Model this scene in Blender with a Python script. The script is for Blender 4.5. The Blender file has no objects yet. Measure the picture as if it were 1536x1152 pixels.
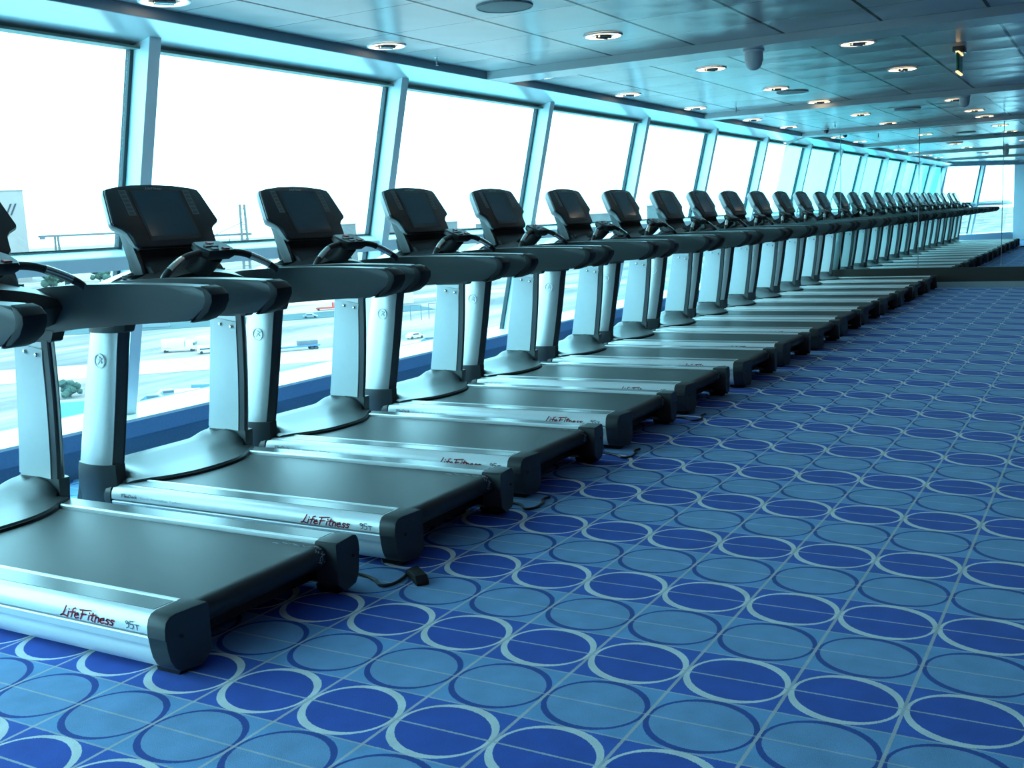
import bpy, bmesh, math, random
from mathutils import Vector, Matrix
random.seed(7)
SC = bpy.context.scene
COL = SC.collection

# ------------------------------------------------------------------ camera
cam_d = bpy.data.cameras.new('camera'); cam = bpy.data.objects.new('camera', cam_d); COL.objects.link(cam)
cam_d.sensor_fit = 'HORIZONTAL'; cam_d.sensor_width = 36.0
cam_d.lens = 1589.8 / 1536 * 36.0
cam_d.clip_start = 0.05; cam_d.clip_end = 9000
Rw = Matrix(((0.8697306672, 0.4913789546, -0.0459922772),
             (0.0345955836, -0.1536635174, -0.9875174279),
             (-0.4923126219, 0.857283057, -0.1506454104)))      # rows: camera right, down, forward
M = Matrix(((Rw[0][0], -Rw[1][0], -Rw[2][0]), (Rw[0][1], -Rw[1][1], -Rw[2][1]), (Rw[0][2], -Rw[1][2], -Rw[2][2])))
cam.matrix_world = Matrix.Translation((1.5433, -2.4726, 1.5)) @ M.to_4x4()
SC.camera = cam

# ------------------------------------------------------------------ world and exposure
SC.view_settings.view_transform = 'Standard'; SC.view_settings.look = 'None'
SC.view_settings.exposure = 1.08; SC.view_settings.gamma = 1.0; SC.view_settings.use_curve_mapping = False
SKY = (0.38, 0.83, 1.0); SKY_STRENGTH = 4.2
W = bpy.data.worlds.new('sky'); SC.world = W; W.use_nodes = True
nt = W.node_tree; nt.nodes.clear()
wo = nt.nodes.new('ShaderNodeOutputWorld'); bg = nt.nodes.new('ShaderNodeBackground')
tc = nt.nodes.new('ShaderNodeTexCoord'); mp = nt.nodes.new('ShaderNodeMapping'); mp.inputs['Scale'].default_value = (1.2, 1.2, 4.0)
nz = nt.nodes.new('ShaderNodeTexNoise'); nz.inputs['Scale'].default_value = 1.6; nz.inputs['Detail'].default_value = 4
rp = nt.nodes.new('ShaderNodeValToRGB'); rp.color_ramp.elements[0].position = .35; rp.color_ramp.elements[1].position = .7
rp.color_ramp.elements[0].color = (SKY[0]*.9, SKY[1], SKY[2], 1); rp.color_ramp.elements[1].color = (SKY[0]*1.15, SKY[1], SKY[2], 1)
nt.links.new(tc.outputs['Generated'], mp.inputs['Vector']); nt.links.new(mp.outputs['Vector'], nz.inputs['Vector'])
nt.links.new(nz.outputs['Fac'], rp.inputs['Fac']); nt.links.new(rp.outputs['Color'], bg.inputs['Color'])
bg.inputs['Strength'].default_value = SKY_STRENGTH
nt.links.new(bg.outputs[0], wo.inputs[0])

# ------------------------------------------------------------------ materials
def mat(name, col, rough=.5, metal=0.0, spec=.5, noise=0.0, nscale=30, bump=0.0, bscale=200, emit=None, estr=0, coat=0.0):
    m = bpy.data.materials.new(name); m.use_nodes = True; t = m.node_tree
    b = t.nodes['Principled BSDF']
    b.inputs['Base Color'].default_value = (*col, 1); b.inputs['Roughness'].default_value = rough
    b.inputs['Metallic'].default_value = metal; b.inputs['Specular IOR Level'].default_value = spec
    b.inputs['Coat Weight'].default_value = coat
    c = t.nodes.new('ShaderNodeTexCoord')
    n = t.nodes.new('ShaderNodeTexNoise'); n.inputs['Scale'].default_value = nscale; n.inputs['Detail'].default_value = 3
    t.links.new(c.outputs['Object'], n.inputs['Vector'])
    mx = t.nodes.new('ShaderNodeMix'); mx.data_type = 'RGBA'
    k = 1 - noise
    mx.inputs[6].default_value = (col[0]*k, col[1]*k, col[2]*k, 1); mx.inputs[7].default_value = (*[min(1, x*(1+noise)) for x in col], 1)
    t.links.new(n.outputs['Fac'], mx.inputs[0]); t.links.new(mx.outputs[2], b.inputs['Base Color'])
    if bump:
        n2 = t.nodes.new('ShaderNodeTexNoise'); n2.inputs['Scale'].default_value = bscale; n2.inputs['Detail'].default_value = 2
        t.links.new(c.outputs['Object'], n2.inputs['Vector'])
        bp = t.nodes.new('ShaderNodeBump'); bp.inputs['Strength'].default_value = bump; bp.inputs['Distance'].default_value = .002
        t.links.new(n2.outputs['Fac'], bp.inputs['Height']); t.links.new(bp.outputs[0], b.inputs['Normal'])
    if emit:
        b.inputs['Emission Color'].default_value = (*emit, 1); b.inputs['Emission Strength'].default_value = estr
    return m

M_silver = mat('silver_painted_aluminium', (.62, .63, .62), .34, .55, .6, .04, 60)
M_rail = mat('brushed_rail_aluminium', (.84, .85, .84), .36, .3, .5, .03, 90)
M_railtop = mat('ribbed_rail_top', (.13, .14, .14), .3, .3, .5, .06, 60, .2, 300)
M_panel = mat('pale_grey_panel', (.60, .61, .60), .38, .15, .5, .03, 20)
M_belt = mat('belt_rubber', (.028, .033, .034), .42, 0, .5, .12, 120, .35, 700)
M_dark = mat('charcoal_plastic', (.015, .017, .018), .42, 0, .5, .1, 50, .15, 500)
M_black = mat('black_rubber', (.010, .010, .011), .55, 0, .4, .1, 50)
M_arm = mat('graphite_handrail_plastic', (.040, .045, .047), .38, 0, .5, .06, 40, .15, 500)
M_cover = mat('grey_motor_cover_plastic', (.046, .052, .054), .36, 0, .5, .05, 40, .12, 500)
M_cap = mat('dark_grey_cap_plastic', (.034, .038, .038), .45, 0, .5, .06, 40, .12, 500)
M_boot = mat('dark_boot_plastic', (.045, .05, .052), .4, 0, .5, .06, 40)
M_shell = mat('console_back_shell', (.20, .215, .22), .4, .1, .5, .04, 40)
M_face = mat('console_face_plastic', (.015, .018, .020), .35, 0, .5, .06, 40)
M_screen = mat('unlit_screen_glass', (.045, .075, .098), .12, 0, .5, .02, 5)
M_keys = mat('grey_key_membrane', (.20, .20, .19), .5, 0, .4, .15, 200)
M_chrome = mat('steel_contact', (.75, .7, .62), .16, 1.0, .5, .02, 40)
M_red = mat('red_button', (.55, .02, .02), .4, 0, .5, .05, 40)
M_logo = mat('dark_red_lettering', (.36, .01, .025), .5, 0, .3, .05, 40)
M_grey = mat('grey_lettering', (.12, .13, .14), .5, 0, .3, .05, 40)
M_pale = mat('pale_lettering', (.42, .46, .48), .5, 0, .3, .05, 40)
M_white = mat('white_frame_paint', (.80, .80, .80), .35, 0, .5, .02, 10)
M_soffit = mat('white_soffit_panel', (.50, .50, .50), .2, 0, .5, .02, 6)
M_edge = mat('painted_shade_step', (.20, .24, .30), .5, 0, .4, .05, 10)  # shade of the step facing away from the windows, put into the colour
M_header = mat('olive_header_seal', (.20, .25, .22), .5, 0, .4, .05, 10)
M_gasket = mat('dark_window_gasket', (.03, .05, .06), .5, 0, .4, .05, 10)
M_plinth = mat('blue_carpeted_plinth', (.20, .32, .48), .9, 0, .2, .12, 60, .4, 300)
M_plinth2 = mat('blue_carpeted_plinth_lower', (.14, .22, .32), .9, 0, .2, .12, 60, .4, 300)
M_sill = mat('white_sill_paint', (.85, .85, .85), .3, 0, .5, .02, 10)
M_wall = mat('darkened_unseen_wall', (.03, .027, .025), .6, 0, .4, .03, 4)  # out-of-view walls, colour set near black to cut bounce light
M_skirt = mat('dark_wood_skirting', (.035, .028, .022), .45, 0, .4, .2, 30)
M_silverstrip = mat('brushed_floor_trim', (.42, .43, .42), .4, .5, .5, .05, 30)
M_grille = mat('speaker_grille_grey', (.27, .29, .30), .6, 0, .4, .1, 200)
M_dome = mat('opal_dome', (.62, .63, .63), .3, 0, .5, .03, 20)
M_smoke = mat('smoked_dome', (.03, .035, .04), .15, 0, .6, .05, 20)
M_lamp = mat('lit_lamp_tube', (1, .9, .75), .5, 0, .5, .02, 20, emit=(1.0, .72, .42), estr=3.2)
M_reflector = mat('lamp_reflector', (.35, .42, .42), .2, .9, .5, .3, 25)
M_green = mat('green_acrylic_plate', (.03, .22, .09), .2, 0, .5, .05, 20)
M_signlamp = mat('sign_lamp', (1, .8, .4), .5, 0, .5, .02, 20, emit=(1.0, .65, .25), estr=1.0)
M_strip = mat('post_edge_plastic', (.050, .054, .058), .35, 0, .5, .05, 40)
M_cable = mat('black_cable', (.012, .012, .013), .4, 0, .5, .05, 20)

def glass_material():
    m = bpy.data.materials.new('tinted_window_glass'); m.use_nodes = True; t = m.node_tree; t.nodes.clear()
    o = t.nodes.new('ShaderNodeOutputMaterial'); mix = t.nodes.new('ShaderNodeMixShader')
    tr = t.nodes.new('ShaderNodeBsdfTransparent'); gl = t.nodes.new('ShaderNodeBsdfGlossy'); gl.inputs['Roughness'].default_value = .02
    fr = t.nodes.new('ShaderNodeMath'); fr.operation = 'MULTIPLY_ADD'; fr.inputs[1].default_value = .14; fr.inputs[2].default_value = .02
    pw = t.nodes.new('ShaderNodeMath'); pw.operation = 'POWER'; pw.inputs[1].default_value = 5.0
    lw = t.nodes.new('ShaderNodeLayerWeight'); lw.inputs['Blend'].default_value = .5
    cr = t.nodes.new('ShaderNodeValToRGB')
    cr.color_ramp.elements[0].position = 0.0; cr.color_ramp.elements[0].color = (.93, .97, .97, 1)
    cr.color_ramp.elements[1].position = 1.0; cr.color_ramp.elements[1].color = (.22, .86, .92, 1)
    e = cr.color_ramp.elements.new(.55); e.color = (.87, .95, .96, 1)
    t.links.new(lw.outputs['Facing'], cr.inputs[0]); t.links.new(cr.outputs[0], tr.inputs['Color'])
    t.links.new(lw.outputs['Facing'], pw.inputs[0]); t.links.new(pw.outputs[0], fr.inputs[0]); t.links.new(fr.outputs[0], mix.inputs[0]); t.links.new(tr.outputs[0], mix.inputs[1]); t.links.new(gl.outputs[0], mix.inputs[2])
    t.links.new(mix.outputs[0], o.inputs[0]); return m
M_glass = glass_material()

def mirror_material():
    m = bpy.data.materials.new('mirror_silver'); m.use_nodes = True; b = m.node_tree.nodes['Principled BSDF']
    b.inputs['Base Color'].default_value = (.72, .86, .86, 1); b.inputs['Metallic'].default_value = 1; b.inputs['Roughness'].default_value = .0
    return m
M_mirror = mirror_material()

CELL = 0.3444
def carpet_material():
    m = bpy.data.materials.new('blue_circle_carpet'); m.use_nodes = True; t = m.node_tree; b = t.nodes['Principled BSDF']
    L = t.links
    def math_(op, a, b_=None, c=None):
        n = t.nodes.new('ShaderNodeMath'); n.operation = op
        for i, v in enumerate((a, b_, c)):
            if v is None: continue
            if isinstance(v, (int, float)): n.inputs[i].default_value = v
            else: L.new(v, n.inputs[i])
        return n.outputs[0]
    def mixc(f, a, b_):
        n = t.nodes.new('ShaderNodeMix'); n.data_type = 'RGBA'; L.new(f, n.inputs[0])
        for i, v in ((6, a), (7, b_)):
            if isinstance(v, tuple): n.inputs[i].default_value = (*v, 1)
            else: L.new(v, n.inputs[i])
        return n.outputs[2]
    tc = t.nodes.new('ShaderNodeTexCoord')
    # frayed tuft edges: tiny warp
    wn = t.nodes.new('ShaderNodeTexNoise'); wn.inputs['Scale'].default_value = 260; wn.inputs['Detail'].default_value = 1
    L.new(tc.outputs['Object'], wn.inputs['Vector'])
    vs = t.nodes.new('ShaderNodeVectorMath'); vs.operation = 'SUBTRACT'; L.new(wn.outputs['Color'], vs.inputs[0]); vs.inputs[1].default_value = (.5, .5, .5)
    vm = t.nodes.new('ShaderNodeVectorMath'); vm.operation = 'SCALE'; L.new(vs.outputs[0], vm.inputs[0]); vm.inputs['Scale'].default_value = .006
    va = t.nodes.new('ShaderNodeVectorMath'); va.operation = 'ADD'; L.new(tc.outputs['Object'], va.inputs[0]); L.new(vm.outputs[0], va.inputs[1])
    sp = t.nodes.new('ShaderNodeSeparateXYZ'); L.new(va.outputs[0], sp.inputs[0])
    X = math_('DIVIDE', sp.outputs[0], CELL); Y = math_('DIVIDE', sp.outputs[1], CELL)
    fx = math_('SUBTRACT', math_('FRACT', X), .5)                        # circle centre between two nodes
    Yh = math_('ADD', Y, .5); fy = math_('SUBTRACT', math_('FRACT', Yh), .5)
    row = math_('FLOOR', Yh); par = math_('FLOORED_MODULO', row, 2.0)   # 0 = white-ring row, 1 = blue-ring row
    r = math_('SQRT', math_('ADD', math_('MULTIPLY', fx, fx), math_('MULTIPLY', fy, fy)))
    a = math.radians(62); ca, sa = math.cos(a), math.sin(a)
    u = math_('ADD', math_('MULTIPLY', fx, ca), math_('MULTIPLY', fy, sa))
    v = math_('SUBTRACT', math_('MULTIPLY', fy, ca), math_('MULTIPLY', fx, sa))
    outer = math_('LESS_THAN', r, .497)
    ru = math_('ADD', .412, math_('MULTIPLY', par, .018))
    iu = math_('DIVIDE', u, ru); iv = math_('DIVIDE', v, .466)
    inner = math_('LESS_THAN', math_('ADD', math_('MULTIPLY', iu, iu), math_('MULTIPLY', iv, iv)), 1.0)
    ring = math_('SUBTRACT', outer, inner)
    cA_bg, cA_in, cA_ring = (.042, .135, .56), (.032, .104, .50), (.84, .88, .86)
    cB_bg, cB_in, cB_ring = (.18, .41, .70), (.20, .40, .66), (.022, .075, .36)
    bgc = mixc(par, cA_bg, cB_bg); inc = mixc(par, cA_in, cB_in); rgc = mixc(par, cA_ring, cB_ring)
    c = mixc(inner, bgc, inc)
    # thin lines
    ax = math_('ABSOLUTE', math_('SUBTRACT', math_('FRACT', math_('ADD', X, .5)), .5))
    lineY = math_('LESS_THAN', ax, .016)
    ay = math_('ABSOLUTE', fy); line1 = math_('LESS_THAN', ay, .012)
    ay2 = math_('SUBTRACT', .5, ay); line2 = math_('LESS_THAN', ay2, .011)
    lx = math_('MULTIPLY', math_('MAXIMUM', line1, line2), .85)
    c = mixc(lx, c, (.50, .58, .64))
    c = mixc(ring, c, rgc)
    c = mixc(math_('MULTIPLY', line1, .5), c, (.50, .58, .64))
    c = mixc(math_('MULTIPLY', lineY, .85), c, (.62, .64, .64))
    # tuft speckle and tread marks
    n1 = t.nodes.new('ShaderNodeTexNoise'); n1.inputs['Scale'].default_value = 330; n1.inputs['Detail'].default_value = 2; L.new(tc.outputs['Object'], n1.inputs['Vector'])
    n2 = t.nodes.new('ShaderNodeTexNoise'); n2.inputs['Scale'].default_value = 9; n2.inputs['Detail'].default_value = 4; L.new(tc.outputs['Object'], n2.inputs['Vector'])
    s1 = math_('MULTIPLY_ADD', n1.outputs['Fac'], .85, .58); s2 = math_('MULTIPLY_ADD', n2.outputs['Fac'], .5, .75)
    s = math_('MULTIPLY', s1, s2)
    vmul = t.nodes.new('ShaderNodeVectorMath'); vmul.operation = 'SCALE'; L.new(c, vmul.inputs[0]); L.new(s, vmul.inputs['Scale'])
    L.new(vmul.outputs[0], b.inputs['Base Color'])
    b.inputs['Roughness'].default_value = .95; b.inputs['Specular IOR Level'].default_value = .15
    b.inputs['Sheen Weight'].default_value = .12
    bp = t.nodes.new('ShaderNodeBump'); bp.inputs['Strength'].default_value = .5; bp.inputs['Distance'].default_value = .004
    L.new(n1.outputs['Fac'], bp.inputs['Height']); L.new(bp.outputs[0], b.inputs['Normal'])
    return m
M_carpet = carpet_material()

def ceiling_material():
    """glossy metal panels .745 x .77 m with dark joints; each panel very slightly dished"""
    m = bpy.data.materials.new('glossy_metal_ceiling_panels'); m.use_nodes = True; t = m.node_tree; b = t.nodes['Principled BSDF']; L = t.links
    def math_(op, a, b_=None):
        n = t.nodes.new('ShaderNodeMath'); n.operation = op
        for i, v in enumerate((a, b_)):
            if v is None: continue
            if isinstance(v, (int, float)): n.inputs[i].default_value = v
            else: L.new(v, n.inputs[i])
        return n.outputs[0]
    tc = t.nodes.new('ShaderNodeTexCoord'); sp = t.nodes.new('ShaderNodeSeparateXYZ'); L.new(tc.outputs['Object'], sp.inputs[0])
    X = math_('DIVIDE', math_('ADD', sp.outputs[0], 3.05 + 7.45*2), .745); Y = math_('DIVIDE', math_('ADD', sp.outputs[1], -.95 + 7.7*3), .77)
    fx = math_('FRACT', X); fy = math_('FRACT', Y)
    ex = math_('MINIMUM', fx, math_('SUBTRACT', 1, fx)); ey = math_('MINIMUM', fy, math_('SUBTRACT', 1, fy))
    jx = math_('LESS_THAN', ex, .017); jy = math_('MULTIPLY', math_('LESS_THAN', ey, .008), .6)
    j = math_('MAXIMUM', jx, jy)
    mx = t.nodes.new('ShaderNodeMix'); mx.data_type = 'RGBA'; L.new(j, mx.inputs[0])
    mx.inputs[6].default_value = (.46, .46, .46, 1); mx.inputs[7].default_value = (.01, .014, .016, 1); L.new(mx.outputs[2], b.inputs['Base Color'])
    b.inputs['Roughness'].default_value = .2; L.new(math_('SUBTRACT', .9, math_('MULTIPLY', j, .85)), b.inputs['Specular IOR Level'])
    # dishing of each panel, plus a broad ripple
    gx = math_('SUBTRACT', fx, .5); gy = math_('SUBTRACT', fy, .5)
    d = math_('ADD', math_('MULTIPLY', math_('MULTIPLY', gx, gx), .5), math_('MULTIPLY', gy, gy))
    n = t.nodes.new('ShaderNodeTexNoise'); n.inputs['Scale'].default_value = 2.3; n.inputs['Detail'].default_value = 1; L.new(tc.outputs['Object'], n.inputs['Vector'])
    h = math_('ADD', math_('MULTIPLY', d, .012), math_('MULTIPLY', n.outputs['Fac'], .010))
    bp = t.nodes.new('ShaderNodeBump'); bp.inputs['Strength'].default_value = 1.0; bp.inputs['Distance'].default_value = 1.0
    L.new(h, bp.inputs['Height']); L.new(bp.outputs[0], b.inputs['Normal'])
    return m
M_ceil = ceiling_material()

# ------------------------------------------------------------------ helpers
def link_mesh(name, bm, m, parent=None, smooth=True, loc=None):
    bmesh.ops.recalc_face_normals(bm, faces=bm.faces)
    me = bpy.data.meshes.new(name); bm.to_mesh(me); bm.free()
    if smooth:
        me.polygons.foreach_set('use_smooth', [True]*len(me.polygons))
        try: me.set_sharp_from_angle(angle=math.radians(35))
        except Exception: pass
    if m: me.materials.append(m)
    o = bpy.data.objects.new(name, me); COL.objects.link(o)
    if parent: o.parent = parent
    if loc: o.location = loc
    return o
def empty(name, loc=(0, 0, 0), rz=0):
    o = bpy.data.objects.new(name, None); o.location = loc; o.rotation_euler = (0, 0, rz); o.empty_display_size = .1; COL.objects.link(o); return o
def tag(o, label=None, cat=None, group=None, kind=None):
    if label: o['label'] = label
    if cat: o['category'] = cat
    if group: o['group'] = group
    if kind: o['kind'] = kind
    return o
def box(bm, x0, x1, y0, y1, z0, z1, bevel=0):
    vs = [bm.verts.new((x, y, z)) for x in (x0, x1) for y in (y0, y1) for z in (z0, z1)]
    fs = [(0,1,3,2),(4,6,7,5),(0,4,5,1),(2,3,7,6),(0,2,6,4),(1,5,7,3)]
    faces = [bm.faces.new([vs[i] for i in f]) for f in fs]
    if bevel:
        es = list({e for f in faces for e in f.edges})
        bmesh.ops.bevel(bm, geom=es, offset=bevel, segments=2, affect='EDGES', profile=.6)
def prism(bm, poly, axis, a0, a1, bevel=0, seg=2):
    """poly = 2-D points; axis 'y': poly in (x,z); 'x': poly in (y,z); 'z': poly in (x,y)"""
    def P(p, a):
        return {'y': (p[0], a, p[1]), 'x': (a, p[0], p[1]), 'z': (p[0], p[1], a)}[axis]
    A = [bm.verts.new(P(p, a0)) for p in poly]; B = [bm.verts.new(P(p, a1)) for p in poly]
    n = len(poly); f0 = bm.faces.new(A); f1 = bm.faces.new(B[::-1])
    for i in range(n): bm.faces.new((A[i], B[i], B[(i+1) % n], A[(i+1) % n]))
    if bevel:
        es = list(f0.edges) + list(f1.edges)
        bmesh.ops.bevel(bm, geom=es, offset=bevel, segments=seg, affect='EDGES', profile=.5)
def loft(bm, rings, caps=True):
    R_ = [[bm.verts.new(p) for p in r] for r in rings]; n = len(R_[0])
    for a, b in zip(R_, R_[1:]):
        for i in range(n): bm.faces.new((a[i], a[(i+1) % n], b[(i+1) % n], b[i]))
    if caps: bm.faces.new(R_[0]); bm.faces.new(R_[-1][::-1])
def tube(bm, pts, r, seg=10, ry=None):
    pts = [Vector(p) for p in pts]; rings = []; up = Vector((0, 0, 1))
    for i, p in enumerate(pts):
        d = (pts[min(i+1, len(pts)-1)] - pts[max(i-1, 0)]).normalized()
        s = d.cross(up)
        if s.length < 1e-3: s = d.cross(Vector((0, 1, 0)))
        s.normalize(); n = s.cross(d)
        rr = r[i] if isinstance(r, (list, tuple)) else r
        rings.append([p + s*math.cos(2*math.pi*k/seg)*rr + n*math.sin(2*math.pi*k/seg)*(ry or rr) for k in range(seg)])
    loft(bm, rings)
def spline(pts, n=6):
    pts = [Vector(p) for p in pts]; out = []
    for i in range(len(pts)-1):
        p0, p1, p2, p3 = pts[max(i-1, 0)], pts[i], pts[i+1], pts[min(i+2, len(pts)-1)]
        for k in range(n):
            t = k/n
            out.append(.5*((2*p1) + (p2-p0)*t + (2*p0-5*p1+4*p2-p3)*t*t + (3*p1-p0-3*p2+p3)*t**3))
    out.append(pts[-1]); return out
def disc(bm, c, r, h, seg=24, axis='z'):
    c = Vector(c); rings = []
    for a in (0, h):
        ring = []
        for k in range(seg):
            u, v = r*math.cos(2*math.pi*k/seg), r*math.sin(2*math.pi*k/seg)
            ring.append(c + Vector({'z': (u, v, a), 'y': (u, a, v), 'x': (a, u, v)}[axis]))
        rings.append(ring)
    loft(bm, rings)
def ringmesh(bm, c, r0, r1, h, seg=32, axis='z', ex=None):
    c = Vector(c); V = []
    for r, a in ((r0, 0), (r1, 0), (r1, h), (r0, h)):
        V.append([bm.verts.new(c + Vector({'z': (r*math.cos(2*math.pi*k/seg), r*math.sin(2*math.pi*k/seg), a),
                                         'y': (r*math.cos(2*math.pi*k/seg), a, r*math.sin(2*math.pi*k/seg))}[axis])) for k in range(seg)])
    for q in range(4):
        A, B = V[q], V[(q+1) % 4]
        for k in range(seg): bm.faces.new((A[k], A[(k+1) % seg], B[(k+1) % seg], B[k]))

# hand-drawn brush lettering: list of strokes in a unit box
GLY = {
 'L': (.52, [[(.40,1.05),(.18,.15),(.02,.02),(.22,.12),(.55,.0)]]),
 'i': (.20, [[(.06,.52),(.03,.05)], [(.07,.72),(.10,.78)]]),
 'f': (.30, [[(.38,.98),(.20,.88),(.08,.0)], [(-.02,.5),(.30,.55)]]),
 'e': (.40, [[(.03,.26),(.28,.34),(.22,.52),(.06,.44),(.02,.16),(.14,.02),(.33,.1)]]),
 'F': (.60, [[(.22,.95),(.08,-.02)], [(-.02,.88),(.80,1.02)], [(.08,.48),(.45,.54)]]),
 't': (.30, [[(.16,.85),(.06,.12),(.20,.02)], [(-.04,.56),(.32,.62)]]),
 'n': (.36, [[(.04,.5),(.02,.0)], [(.03,.34),(.16,.52),(.27,.42),(.26,.02)]]),
 's': (.32, [[(.28,.45),(.12,.52),(.05,.38),(.22,.22),(.18,.04),(.0,.06)]]),
 '9': (.46, [[(.36,.75),(.2,.95),(.05,.75),(.2,.52),(.36,.72),(.34,.2),(.12,.0)]]),
 '5': (.46, [[(.38,.95),(.08,.95),(.06,.55),(.28,.58),(.36,.3),(.22,.02),(.02,.06)]]),
 'T': (.46, [[(.02,.62),(.42,.62)], [(.22,.62),(.22,.0)]]),
 'l': (.16, [[(.06,.95),(.06,.0)]]), 'x': (.36, [[(.02,.5),(.3,.0)],[(.3,.5),(.02,.0)]]),
 'D': (.5, [[(.05,.0),(.05,.95),(.3,.85),(.4,.5),(.3,.1),(.05,.0)]]),
 'c': (.34, [[(.28,.42),(.12,.5),(.03,.25),(.14,.02),(.28,.08)]]), 'k': (.36, [[(.04,.95),(.04,0)],[(.28,.5),(.05,.22),(.3,0)]]),
 'S': (.45, [[(.36,.85),(.15,.95),(.05,.7),(.32,.35),(.2,.02),(.02,.1)]]), 'h': (.36, [[(.04,.95),(.04,0)],[(.04,.3),(.17,.5),(.26,.4),(.27,0)]]),
 'o': (.36, [[(.15,.5),(.03,.25),(.15,.0),(.28,.25),(.15,.5)]]), 'A': (.48, [[(.0,0),(.2,.95),(.4,0)],[(.08,.35),(.33,.35)]]),
 'b': (.36, [[(.04,.95),(.04,0),(.2,.0),(.28,.25),(.18,.5),(.04,.4)]]), 'r': (.26, [[(.04,.5),(.04,0)],[(.04,.35),(.22,.5)]]),
 'p': (.36, [[(.04,.5),(.04,-.3)],[(.04,.4),(.2,.5),(.28,.25),(.18,0),(.04,.05)]]), 'y': (.34, [[(.02,.5),(.15,.05)],[(.3,.5),(.08,-.3)]]),
 'm': (.5, [[(.04,.5),(.04,0)],[(.04,.4),(.14,.5),(.22,.4),(.22,0)],[(.22,.4),(.34,.5),(.42,.4),(.42,0)]]), ' ': (.3, []),
 'H': (.5, [[(.05,0),(.05,.95)],[(.4,0),(.4,.95)],[(.05,.5),(.4,.5)]]),
}
def letter_strokes(text, height, width, shear=.3, w=.075):
    """returns list of quads [(u,v)*4] fitted into width x height, origin at left baseline"""
    adv = sum(GLY[c][0] for c in text); sx = width/adv; quads = []; x = 0
    for c in text:
        a, strokes = GLY[c]
        for s in strokes:
            P = [Vector(((x+p[0])*sx + shear*p[1]*height, p[1]*height)) for p in s]
            for p, q in zip(P, P[1:]):
                d = q-p
                if d.length < 1e-6: continue
                n = Vector((-d.y, d.x)).normalized()*w*height*.5; e = d.normalized()*w*height*.3
                quads.append((p-n-e, q-n*.9+e, q+n*.9+e, p+n-e))
        x += a
    return quads
def lettering(bm, text, height, width, place, shear=.3, w=.1, th=.0006):
    for q in letter_strokes(text, height, width, shear, w):
        A = [bm.verts.new(place(p.x, p.y, 0)) for p in q]; B = [bm.verts.new(place(p.x, p.y, th)) for p in q]
        bm.faces.new(B); bm.faces.new(A[::-1])
        for i in range(4): bm.faces.new((A[i], A[(i+1) % 4], B[(i+1) % 4], B[i]))

# ------------------------------------------------------------------ the room
Y_MIR = 17.75; Y_BACK = -6.4; X_RIGHT = 6.5
Z_CEIL = 2.88; Z_SOF = 2.81; Z_HEAD = 2.73; X_SOF = -3.57; Z_SILL = .30
def gx(z): return -3.955 - .236*(2.73 - z)        # glass plane of the inclined window wall
B0 = Vector((gx(Z_HEAD), -3.0)); B1 = Vector((-1.75, -6.0))  # inclined wall turns the corner behind the camera

bm = bmesh.new(); vs = [bm.verts.new(p) for p in ((-4.9, Y_BACK-.2, 0), (X_RIGHT+.2, Y_BACK-.2, 0), (X_RIGHT+.2, Y_MIR+.3, 0), (-4.9, Y_MIR+.3, 0), )]
bm.faces.new(vs); r_ = bmesh.ops.extrude_face_region(bm, geom=list(bm.faces)); bmesh.ops.translate(bm, verts=[v for v in r_['geom'] if isinstance(v, bmesh.types.BMVert)], vec=(0, 0, -.12))
tag(link_mesh('floor', bm, M_carpet, smooth=False), kind='structure')

# ceiling: recessed panel bays between lowered cross beams and a lowered border along the windows
BEAMS = [(-5.85, -5.5), (.25, .60), (6.22, 6.60), (12.18, 12.55), (17.5, 17.75)]
bm = bmesh.new(); box(bm, gx(2.73)-.05, X_RIGHT+.2, Y_BACK-.2, Y_MIR+.06, Z_CEIL, Z_CEIL+.12)
tag(link_mesh('ceiling', bm, M_ceil, smooth=False), kind='structure')
bm = bmesh.new(); prism(bm, [(X_SOF, Z_SOF), (X_SOF, Z_CEIL-.001), (gx(2.73)-.06, Z_CEIL-.001), (gx(2.73)-.06, 2.712)], 'y', Y_BACK, Y_MIR)
tag(link_mesh('trim_1', bm, M_soffit, smooth=False), kind='structure')
bm = bmesh.new(); box(bm, X_SOF, X_SOF+.006, -5.5, 17.5, Z_SOF+.002, Z_CEIL-.001)  # thin sheet carrying the painted shade of the soffit step
tag(link_mesh('trim_2', bm, M_edge, smooth=False), kind='structure')
for i, (a, b) in enumerate(BEAMS):
    bm = bmesh.new(); box(bm, X_SOF+.007, X_RIGHT, a, b, Z_SOF, Z_CEIL-.001)
    tag(link_mesh('trim_%d' % (3+i), bm, M_soffit, smooth=False), kind='structure')
# walls
bm = bmesh.new(); box(bm, X_RIGHT, X_RIGHT+.15, Y_BACK, Y_MIR, 0, Z_CEIL); tag(link_mesh('wall_right', bm, M_wall, smooth=False), kind='structure')
bm = bmesh.new(); prism(bm, [(-4.75, 0), (X_RIGHT, 0), (X_RIGHT, Z_CEIL), (gx(Z_CEIL)+.03, Z_CEIL), (gx(.3)+.03, .3), (-4.75, .29)], 'y', Y_MIR+.02, Y_MIR+.05); tag(link_mesh('wall_end', bm, M_white, smooth=False), kind='structure')
bm = bmesh.new(); box(bm, B1.x, X_RIGHT, Y_BACK, Y_BACK+.15, 0, Z_CEIL); tag(link_mesh('wall_back', bm, M_wall, smooth=False), kind='structure')
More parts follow.
